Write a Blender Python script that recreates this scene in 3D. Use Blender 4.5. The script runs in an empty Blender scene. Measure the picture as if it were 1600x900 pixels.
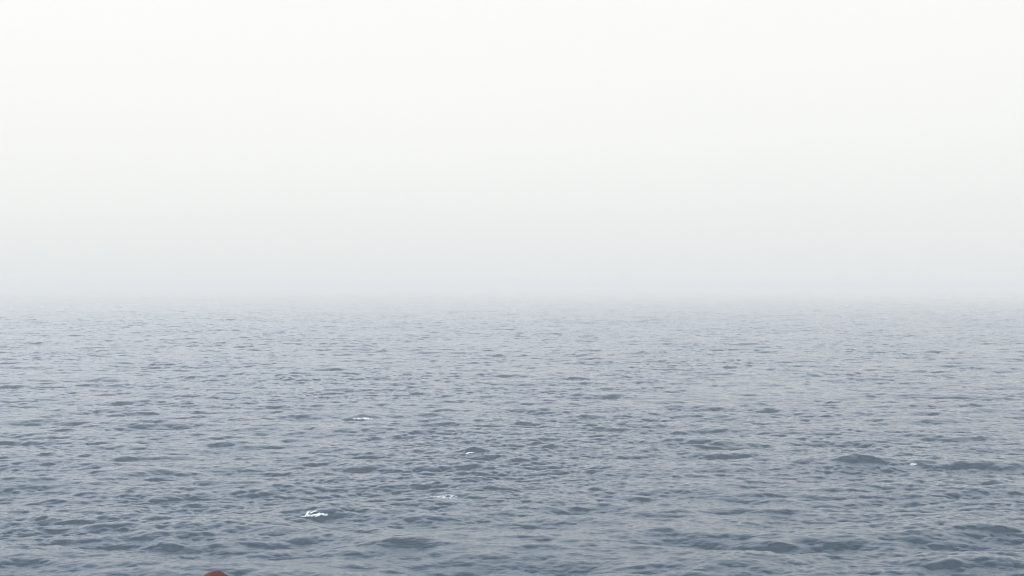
import bpy, math
import numpy as np

C = bpy.context.scene
COL = C.collection
R = math.radians

# ------------------------------------------------------------------ camera
CAM_H = 15.0
cam_d = bpy.data.cameras.new('camera')
cam = bpy.data.objects.new('camera', cam_d); COL.objects.link(cam)
cam.location = (0, 0, CAM_H)
cam.rotation_euler = (R(89.87), 0, 0)
cam_d.lens = 50; cam_d.sensor_width = 36
C.cycles.filter_width = 1.1
cam_d.clip_start = 0.5; cam_d.clip_end = 60000
C.camera = cam

# ------------------------------------------------------------------ sky (fog overcast)
SUN_EL, SUN_AZ = R(58), R(-150)            # azimuth from +Y, negative = left of view
w = bpy.data.worlds.new('World'); C.world = w; w.use_nodes = True
nt = w.node_tree; nt.nodes.clear()

def N(t, nt=nt, **k):
    n = nt.nodes.new(t)
    for a, b in k.items(): setattr(n, a, b)
    return n
out = N('ShaderNodeOutputWorld'); bg = N('ShaderNodeBackground')
sky = N('ShaderNodeTexSky', sky_type='NISHITA', sun_disc=False, sun_elevation=SUN_EL, sun_rotation=SUN_AZ)
sky.dust_density = 4; sky.air_density = 1
scl = N('ShaderNodeMixRGB', blend_type='MULTIPLY'); scl.inputs[0].default_value = 1
scl.inputs[2].default_value = (1, 1, 1, 1)
geo = N('ShaderNodeTexCoord'); sep = N('ShaderNodeSeparateXYZ')
noi = N('ShaderNodeTexNoise'); noi.inputs['Scale'].default_value = 2.2; noi.inputs['Detail'].default_value = 3
mp = N('ShaderNodeMapping'); mp.inputs['Scale'].default_value = (1, 1, 8)
# elevation + a little cloud unevenness + slightly brighter towards the left
m1 = N('ShaderNodeMath', operation='MULTIPLY_ADD'); m1.inputs[1].default_value = 0.10; m1.inputs[2].default_value = -0.05
m2 = N('ShaderNodeMath', operation='MULTIPLY_ADD'); m2.inputs[1].default_value = -0.12
m3 = N('ShaderNodeMath', operation='ADD')
mabs = N('ShaderNodeMath', operation='MULTIPLY')
mcl = N('ShaderNodeMath', operation='MULTIPLY'); mcl.inputs[1].default_value = 4.0; mcl.use_clamp = True
L = nt.links.new
L(geo.outputs['Generated'], sep.inputs[0]); L(geo.outputs['Generated'], mp.inputs[0]); L(mp.outputs[0], noi.inputs['Vector'])
L(noi.outputs['Fac'], m1.inputs[0])
L(sep.outputs['X'], m2.inputs[0]); L(m1.outputs[0], m2.inputs[2])
L(sep.outputs['Z'], mcl.inputs[0])
L(m2.outputs[0], mabs.inputs[0]); L(mcl.outputs[0], mabs.inputs[1])
L(sep.outputs['Z'], m3.inputs[0]); L(mabs.outputs[0], m3.inputs[1])
ramp = N('ShaderNodeValToRGB'); cr = ramp.color_ramp
SKY = [(0.0, (.845, .87, .865)), (.03, (.89, .905, .895)), (.065, (.94, .95, .935)), (.10, (.985, .99, .97)),
       (.14, (1.015, 1.015, .99)), (.235, (1.05, 1.05, 1.03)), (.30, (1.95, 2.14, 2.42)), (.40, (1.55, 1.74, 2.05)), (.56, (.74, .84, .98)), (.80, (.65, .73, .86)), (1.0, (3.5, 3.5, 3.45))]
while len(cr.elements) < len(SKY): cr.elements.new(.5)
for e, (p, c) in zip(cr.elements, SKY): e.position = p; e.color = (*c, 1)
L(m3.outputs[0], ramp.inputs[0])
mix = N('ShaderNodeMixRGB'); mix.inputs[0].default_value = 0.93
# Nishita at 0.1, blended under the overcast veil
scl.inputs[2].default_value = (.1, .1, .1, 1)
L(sky.outputs[0], scl.inputs[1])
L(scl.outputs[0], mix.inputs[1]); L(ramp.outputs[0], mix.inputs[2])
L(mix.outputs[0], bg.inputs[0]); bg.inputs[1].default_value = 1.0
L(bg.outputs[0], out.inputs[0])

sd = bpy.data.lights.new('sun', 'SUN'); sd.energy = 1.5; sd.angle = R(40); sd.color = (1, .97, .92)
sun = bpy.data.objects.new('sun', sd); COL.objects.link(sun)
sun.rotation_euler = (R(90) - SUN_EL, 0, math.pi - SUN_AZ)
sun.location = (-20, 40, 60)

C.view_settings.view_transform = 'Standard'; C.view_settings.look = 'None'
C.view_settings.exposure = 0.0; C.view_settings.gamma = 1.0
C.cycles.volume_bounces = 3; C.cycles.max_bounces = 8
C.cycles.use_denoising = True
try: C.cycles.denoising_prefilter = 'ACCURATE'
except Exception: pass

# ------------------------------------------------------------------ sea spectrum
G = 9.81
def ocean_tile(size, n, seed, lam_p, alpha, wind, spread, lam_min=0.3, gamma=2.0, tilt=0.0):
    """random sea of tile `size` m: height and the two choppy offsets"""
    rng = np.random.default_rng(seed)
    k1 = 2*np.pi*np.fft.fftfreq(n, size/n)
    kx, ky = np.meshgrid(k1, k1)
    k = np.hypot(kx, ky); k[0, 0] = 1
    kp = 2*np.pi/lam_p
    S = alpha/2*k**-4*np.exp(-1.25*(kp/k)**2)
    S *= np.maximum(k/kp, .3)**tilt
    sg = np.where(k < kp, .07, .09)
    S *= gamma**np.exp(-(np.sqrt(k/kp)-1)**2/(2*sg**2))
    th = np.arctan2(ky, kx)-wind
    c = np.cos(th/2)**2
    s = np.clip(spread*(k/kp)**-0.33, 2.4, 30)       # short waves spread wider
    D = c**s
    D /= (2*np.pi)*0.5*np.sqrt(1/np.maximum(s, 1))*1.1
    S = S*D*np.exp(-(lam_min*k/(2*np.pi))**4)
    S[0, 0] = 0
    dk = 2*np.pi/size
    amp = np.sqrt(S*dk*dk)
    h = amp*(rng.normal(size=k.shape)+1j*rng.normal(size=k.shape))
    f = lambda a: (np.fft.ifft2(a)*n*n).real.astype(np.float32)
    return size, n, np.stack([f(h), f(-1j*h*kx/k), f(-1j*h*ky/k)], -1)

def sample(tile, x, y, rot, ox, oy):
    size, n, F = tile
    c, s = math.cos(rot), math.sin(rot)
    u = ((c*x+s*y+ox)/size*n) % n; v = ((-s*x+c*y+oy)/size*n) % n
    i = np.floor(u).astype(np.int32) % n; j = np.floor(v).astype(np.int32) % n
    a = (u-np.floor(u))[..., None].astype(np.float32); b = (v-np.floor(v))[..., None].astype(np.float32)
    i1 = (i+1) % n; j1 = (j+1) % n
    q = (F[j, i]*(1-a)+F[j, i1]*a)*(1-b)+(F[j1, i]*(1-a)+F[j1, i1]*a)*b
    h, dx, dy = q[..., 0], q[..., 1], q[..., 2]
    return h, c*dx-s*dy, s*dx+c*dy

WIND = R(-97)       # waves run towards the camera and a touch left
t1 = ocean_tile(241.0, 2048, 11, 14.0, 0.0145, WIND, 8)
ROT2 = R(14)
t2 = ocean_tile(167.0, 2048, 5, 3.4, 0.0175, WIND-ROT2+R(14), 8, tilt=.45)
CHOP = 1.1

# single larger waves: x, y of the crest, half length, crest height, width of front, skew angle
WAVES = [
    (27.6, 85.8, 5.6, .48, 1.25, R(5)), (12.6, 77.0, 4.0, .40, 1.1, R(2)), (24.6, 75.6, 5.4, .42, 1.2, R(6)),
    (29.3, 119.8, 4.2, .36, .7, R(-5)), (-3.2, 108.5, 2.0, .45, .9, R(12)), (-12.2, 92.6, 1.9, .42, .9, R(3)),
    (-3.4, 126.8, 1.9, .42, .9, R(-4)), (-20.2, 82.5, 1.2, .26, .8, R(5)), (-16.6, 160.5, 2.0, .45, 1.0, R(0)),
    (-7.4, 82.6, 2.2, .24, .8, R(8)),
]
def sea(x, y):
    """parameter point -> displaced point of the water surface"""
    x = np.asarray(x, np.float64); y = np.asarray(y, np.float64)
    h1, a1, b1 = sample(t1, x, y, 0.0, 31, 57)
    h2, a2, b2 = sample(t2, x, y, ROT2, 12, 90)
    # gusts: the short chop is stronger in some patches than in others
    g = 1.0+.40*(np.sin(x*.050+1.1*np.sin(y*.021)+.6)*np.sin(y*.043+x*.013+2)+.8*np.sin(x*.11-y*.083+1.7*np.sin(x*.034+y*.05)))
    h = h1+g*h2
    bx = x+CHOP*(a1+g*a2); by = y+CHOP*(b1+g*b2)
    for (cx, cy, ln, ht, wd, sk) in WAVES:
        c, s = math.cos(sk), math.sin(sk)
        u = (x-cx)*c+(y-cy)*s; v = -(x-cx)*s+(y-cy)*c
        v = v+0.12*u*u/ln-.12*np.sin(u*1.1+cx)
        v = v+.16*np.sin(u*1.1+cy)+.05*np.sin(u*3.1+cx*3)
        e = np.exp(-(u/ln)**2*1.3)*(.93+.10*np.sin(u*1.0+cx*2)+.03*np.sin(u*3.3+cy))
        prof = np.where(v < 0, np.exp(-(np.abs(v)/wd)**1.5), np.exp(-(v/(wd*3.2))**2))
        h = h+ht*e*prof
        by = by-ht*.35*e*prof
    return bx, by, h

# ------------------------------------------------------------------ materials
def mat(name):
    m = bpy.data.materials.new(name); m.use_nodes = True
    return m, m.node_tree, m.node_tree.nodes['Principled BSDF']

wm, t, p = mat('sea_water')
p.inputs['Base Color'].default_value = (.003, .021, .040, 1)
p.inputs['Roughness'].default_value = .05
p.inputs['IOR'].default_value = 1.333
tc = N('ShaderNodeTexCoord', t)
mpa = N('ShaderNodeMapping', t); mpa.inputs['Scale'].default_value = (.7, 1.6, 1); mpa.inputs['Rotation'].default_value = (0, 0, R(7))
n1 = N('ShaderNodeTexNoise', t); n1.inputs['Scale'].default_value = 3.2; n1.inputs['Detail'].default_value = 5; n1.inputs['Roughness'].default_value = .6
n1.inputs['Distortion'].default_value = .4
b1 = N('ShaderNodeBump', t); b1.inputs['Strength'].default_value = 1; b1.inputs['Distance'].default_value = .045
t.links.new(tc.outputs['Object'], mpa.inputs[0]); t.links.new(mpa.outputs[0], n1.inputs['Vector'])
t.links.new(n1.outputs['Fac'], b1.inputs['Height']); t.links.new(b1.outputs[0], p.inputs['Normal'])

fm, t, p = mat('foam')
p.inputs['Base Color'].default_value = (.62, .65, .68, 1); p.inputs['Roughness'].default_value = .7
nf = N('ShaderNodeTexNoise', t); nf.inputs['Scale'].default_value = 7; nf.inputs['Detail'].default_value = 4
tc = N('ShaderNodeTexCoord', t); bf = N('ShaderNodeBump', t); bf.inputs['Distance'].default_value = .04
fr = N('ShaderNodeValToRGB', t); fr.color_ramp.elements[0].position = .38; fr.color_ramp.elements[0].color = (.34, .40, .44, 1)
fr.color_ramp.elements[1].position = .6; fr.color_ramp.elements[1].color = (.74, .76, .78, 1)
t.links.new(nf.outputs['Fac'], fr.inputs[0]); t.links.new(fr.outputs[0], p.inputs['Base Color'])
t.links.new(tc.outputs['Object'], nf.inputs['Vector']); t.links.new(nf.outputs['Fac'], bf.inputs['Height']); t.links.new(bf.outputs[0], p.inputs['Normal'])

tm, t, p = mat('thin_foam')          # old foam, mostly water between the bubbles
p.inputs['Roughness'].default_value = .5
nf = N('ShaderNodeTexNoise', t); nf.inputs['Scale'].default_value = 9; nf.inputs['Detail'].default_value = 5
tc = N('ShaderNodeTexCoord', t)
fr = N('ShaderNodeValToRGB', t); fr.color_ramp.elements[0].position = .4; fr.color_ramp.elements[0].color = (.10, .13, .16, 1)
fr.color_ramp.elements[1].position = .62; fr.color_ramp.elements[1].color = (.55, .58, .61, 1)
t.links.new(tc.outputs['Object'], nf.inputs['Vector']); t.links.new(nf.outputs['Fac'], fr.inputs[0]); t.links.new(fr.outputs[0], p.inputs['Base Color'])

rm, t, p = mat('rusty_paint')
p.inputs['Roughness'].default_value = .85; p.inputs['Specular IOR Level'].default_value = .15
tc = N('ShaderNodeTexCoord', t); n2 = N('ShaderNodeTexNoise', t); n2.inputs['Scale'].default_value = 2.3; n2.inputs['Detail'].default_value = 6
rp = N('ShaderNodeValToRGB', t); rp.color_ramp.elements[0].position = .40; rp.color_ramp.elements[0].color = (.062, .007, .005, 1)
rp.color_ramp.elements[1].position = .60; rp.color_ramp.elements[1].color = (.085, .028, .004, 1)
t.links.new(tc.outputs['Object'], n2.inputs['Vector']); sx = N('ShaderNodeSeparateXYZ', t); ma = N('ShaderNodeMath', t, operation='MULTIPLY_ADD'); ma.inputs[1].default_value = -.35
t.links.new(tc.outputs['Object'], sx.inputs[0]); t.links.new(sx.outputs['X'], ma.inputs[0]); t.links.new(n2.outputs['Fac'], ma.inputs[2])
t.links.new(ma.outputs[0], rp.inputs[0]); t.links.new(rp.outputs[0], p.inputs['Base Color'])
b2 = N('ShaderNodeBump', t); b2.inputs['Distance'].default_value = .01
t.links.new(n2.outputs['Fac'], b2.inputs['Height']); t.links.new(b2.outputs[0], p.inputs['Normal'])

im, t, p = mat('dark_iron')
p.inputs['Base Color'].default_value = (.035, .028, .025, 1); p.inputs['Roughness'].default_value = .6; p.inputs['Metallic'].default_value = .5

def mesh_obj(name, verts, quads, material, parent=None, tris=None, smooth=True):
    me = bpy.data.meshes.new(name)
    nq = 0 if quads is None else len(quads); ntr = 0 if tris is None else len(tris)
    me.vertices.add(len(verts)); me.vertices.foreach_set('co', np.asarray(verts, np.float32).ravel())
    loops = []; starts = []
    if nq: loops.append(np.asarray(quads, np.int32).ravel()); starts.append(np.arange(nq, dtype=np.int32)*4)
    if ntr: loops.append(np.asarray(tris, np.int32).ravel()); starts.append(nq*4+np.arange(ntr, dtype=np.int32)*3)
    loops = np.concatenate(loops); starts = np.concatenate(starts)
    me.loops.add(len(loops)); me.loops.foreach_set('vertex_index', loops)
    me.polygons.add(nq+ntr); me.polygons.foreach_set('loop_start', starts)
    if smooth: me.polygons.foreach_set('use_smooth', np.ones(nq+ntr, bool))
    me.update(calc_edges=True)
    me.materials.append(material)
    o = bpy.data.objects.new(name, me); COL.objects.link(o)
    if parent is not None: o.parent = parent
    return o

# ------------------------------------------------------------------ sea sheet, one polar sheet centred under the viewer
FAN = 27.0
fine = np.radians(np.linspace(-FAN, FAN, 1150))
coarse = np.radians(np.linspace(FAN, 360-FAN, 150)[1:-1])
ang = np.concatenate([fine, coarse])
r = list(np.geomspace(2.0, 48, 40))
while r[-1] < 12500:
    q = r[-1]
    step = min(max(.0013*q, .085), .32) if q < 650 else .32*(q/650)**2.2
    r.append(q+min(step, 600))
r = np.array(r)
RR, AA = np.meshgrid(r, ang, indexing='ij')
X = RR*np.sin(AA); Y = RR*np.cos(AA)
bx, by, bz = sea(X, Y)
fade = np.clip((6000-RR)/4000, 0, 1)
V = np.stack([bx, by, bz*fade], -1).reshape(-1, 3)
nr, na = RR.shape
idx = np.arange(nr*na, dtype=np.int32).reshape(nr, na)
nx = np.roll(idx, -1, axis=1)
Q = np.stack([idx[:-1], idx[1:], nx[1:], nx[:-1]], -1).reshape(-1, 4)[:, ::-1]
V = np.vstack([V, [[0, 0, 0]]]); ctr = nr*na
T = np.stack([np.full(na, ctr), nx[0], idx[0]], -1)
o = mesh_obj('sea', V, Q, wm, tris=T)
o['kind'] = 'structure'
zmin = float(V[:, 2].min())
print('sea verts', len(V), 'z', zmin, float(V[:, 2].max()), 'rms', float(bz.std()))
del V, Q, X, Y, RR, AA, bx, by, bz, idx, nx

# ------------------------------------------------------------------ haze
R_H = 14000; zb = zmin-1.0; zt = CAM_H+7
hv = [(sx*R_H, sy*R_H, z) for z in (zb, zt) for sx, sy in ((-1, -1), (1, -1), (1, 1), (-1, 1))]
hq = [(0, 3, 2, 1), (4, 5, 6, 7), (0, 1, 5, 4), (1, 2, 6, 5), (2, 3, 7, 6), (3, 0, 4, 7)]
hm = bpy.data.materials.new('haze'); hm.use_nodes = True
t = hm.node_tree; t.nodes.clear()
ho = N('ShaderNodeOutputMaterial', t); pv = N('ShaderNodeVolumePrincipled', t)
pv.inputs['Color'].default_value = (.995, .978, .94, 1); pv.inputs['Density'].default_value = .00090; pv.inputs['Anisotropy'].default_value = .1
t.links.new(pv.outputs[0], ho.inputs['Volume'])
o = mesh_obj('haze', hv, hq, hm, smooth=False); o['kind'] = 'stuff'

# ------------------------------------------------------------------ smooth random field for foam shapes
def fbm(x, y, seed, octs=5):
    rng = np.random.default_rng(seed); z = np.zeros_like(x)
    for i in range(octs):
        for _ in range(5):
            a = rng.uniform(0, 2*np.pi); f = 2.1**i*rng.uniform(.7, 1.4); ph = rng.uniform(0, 6.28)
            z += np.sin(f*(x*math.cos(a)+y*math.sin(a))+ph+1.3*np.sin(f*.7*(y*math.cos(a)-x*math.sin(a))+ph*2))*.62**i
    return z/5

WC = [(-12.69, 91.85), (-3.62, 124.6), (-4.74, 99.94), (-16.47, 158.9), (33.2, 118.2)]

def whitecap(cx, cy, lx, ly, thick, skew, density, label, seed, material=fm):
    """broken foam lying on the water: a lumpy sheet with real thickness whose rim dips under the surface"""
    n = 150
    u, v = np.meshgrid(np.linspace(-1.25, 1.25, int(n*1.6)), np.linspace(-1.25, 1.25, n), indexing='ij')
    x = cx+u*lx; y = cy+v*ly+skew*u*lx+.12*np.sin(u*lx*2.2+seed)
    f = .55-np.abs(fbm(u*lx*3.5, v*ly*5.5, seed, 4))*2.0+.45*fbm(u*lx*11, v*ly*16, seed+1, 3)
    m = (1-(np.abs(u)**1.4+v*v))*.9+f*density-.62
    bx, by, bz = sea(x, y)
    top = bz+np.clip(m, -.25, .9)*thick+np.where(m > 0, .02*fbm(x*9, y*9, seed+7, 3), 0)
    low = bz-.05
    P = np.concatenate([np.stack([bx, by, top], -1).reshape(-1, 3), np.stack([bx, by, np.minimum(low, top-.02)], -1).reshape(-1, 3)])
    a, b = u.shape
    I = np.arange(a*b).reshape(a, b)
    q = np.stack([I[:-1, :-1], I[1:, :-1], I[1:, 1:], I[:-1, 1:]], -1).reshape(-1, 4)
    # the connected patch round the crest only
    on = m > 0
    seed_i = np.argmax(np.where(on, m-.5*(u*u+v*v), -9)); cur = np.zeros_like(on); cur.ravel()[seed_i] = True
    for _ in range(600):
        g = cur.copy()
        g[1:] |= cur[:-1]; g[:-1] |= cur[1:]; g[:, 1:] |= cur[:, :-1]; g[:, :-1] |= cur[:, 1:]
        g &= on
        if (g == cur).all(): break
        cur = g
    q = q[cur.ravel()[q].any(1)]
    # side walls along the open boundary
    e = np.concatenate([q[:, [0, 1]], q[:, [1, 2]], q[:, [2, 3]], q[:, [3, 0]]])
    key = set(map(tuple, e.tolist()))
    side = [(j, i, i+a*b, j+a*b) for i, j in key if (j, i) not in key]
    allq = np.vstack([q, (q+a*b)[:, ::-1], np.array(side)])
    used, inv = np.unique(allq, return_inverse=True)
    P = P[used]; base = P.mean(0)
    o = mesh_obj('whitecap', P-base, inv.reshape(-1, 4), material)
    o.location = base
    o['label'] = label; o['category'] = 'whitecap'; o['group'] = 'white foam crests scattered over the sea'
    return o

whitecap(WC[0][0], WC[0][1], 1.3, .30, .10, .12, 1.0, 'brightest and nearest white foam crest, breaking on the wave above the red-brown buoy', 3)
whitecap(WC[1][0], WC[1][1], 1.3, .32, .08, -.05, .9, 'thin white foam crest on a dark wave in the middle of the sea', 8)
whitecap(WC[2][0], WC[2][1], 1.7, .75, .03, .16, 1.3, 'faint dissolving streak of foam between the two brighter foam crests', 21, tm)
whitecap(WC[3][0], WC[3][1], 1.5, .45, .05, 0, 1.1, 'tiny white foam line on a far wave left of the middle', 14)
whitecap(WC[4][0], WC[4][1], .55, .28, .03, .1, 1.2, 'small fleck of white foam on the right, behind the big swell', 30, tm)

# ------------------------------------------------------------------ buoy
def lathe(name, prof, material, parent, seg=64):
    a = np.linspace(0, 2*np.pi, seg, endpoint=False)
    rr = np.array([q[0] for q in prof]); zz = np.array([q[1] for q in prof])
    P = np.stack([rr[:, None]*np.cos(a), rr[:, None]*np.sin(a), np.repeat(zz[:, None], seg, 1)], -1).reshape(-1, 3)
    I = np.arange(len(prof)*seg).reshape(len(prof), seg); J = np.roll(I, -1, axis=1)
    q = np.stack([I[:-1], J[:-1], J[1:], I[1:]], -1).reshape(-1, 4)
    return mesh_obj(name, P, q, material, parent)

bx, by, bz = sea(np.array([-14.3]), np.array([69.5]))
by_root = bpy.data.objects.new('buoy', None); COL.objects.link(by_root)
by_root.location = (-14.6, 70.0, .25)
by_root.rotation_euler = (R(3), R(4), 0)
by_root['label'] = 'round rusty red-brown buoy cut off by the bottom edge, afloat at lower left'
by_root['category'] = 'buoy'
RB = .75
prof = [(max(RB*math.sin(a), .001), RB*.86*math.cos(a)) for a in np.linspace(0.001, math.pi-.001, 40)]
lathe('float', prof, rm, by_root)
lathe('band', [(RB-.01, -.09), (RB+.045, -.08), (RB+.055, -.05), (RB+.055, .05), (RB+.045, .08), (RB-.01, .09)], im, by_root)
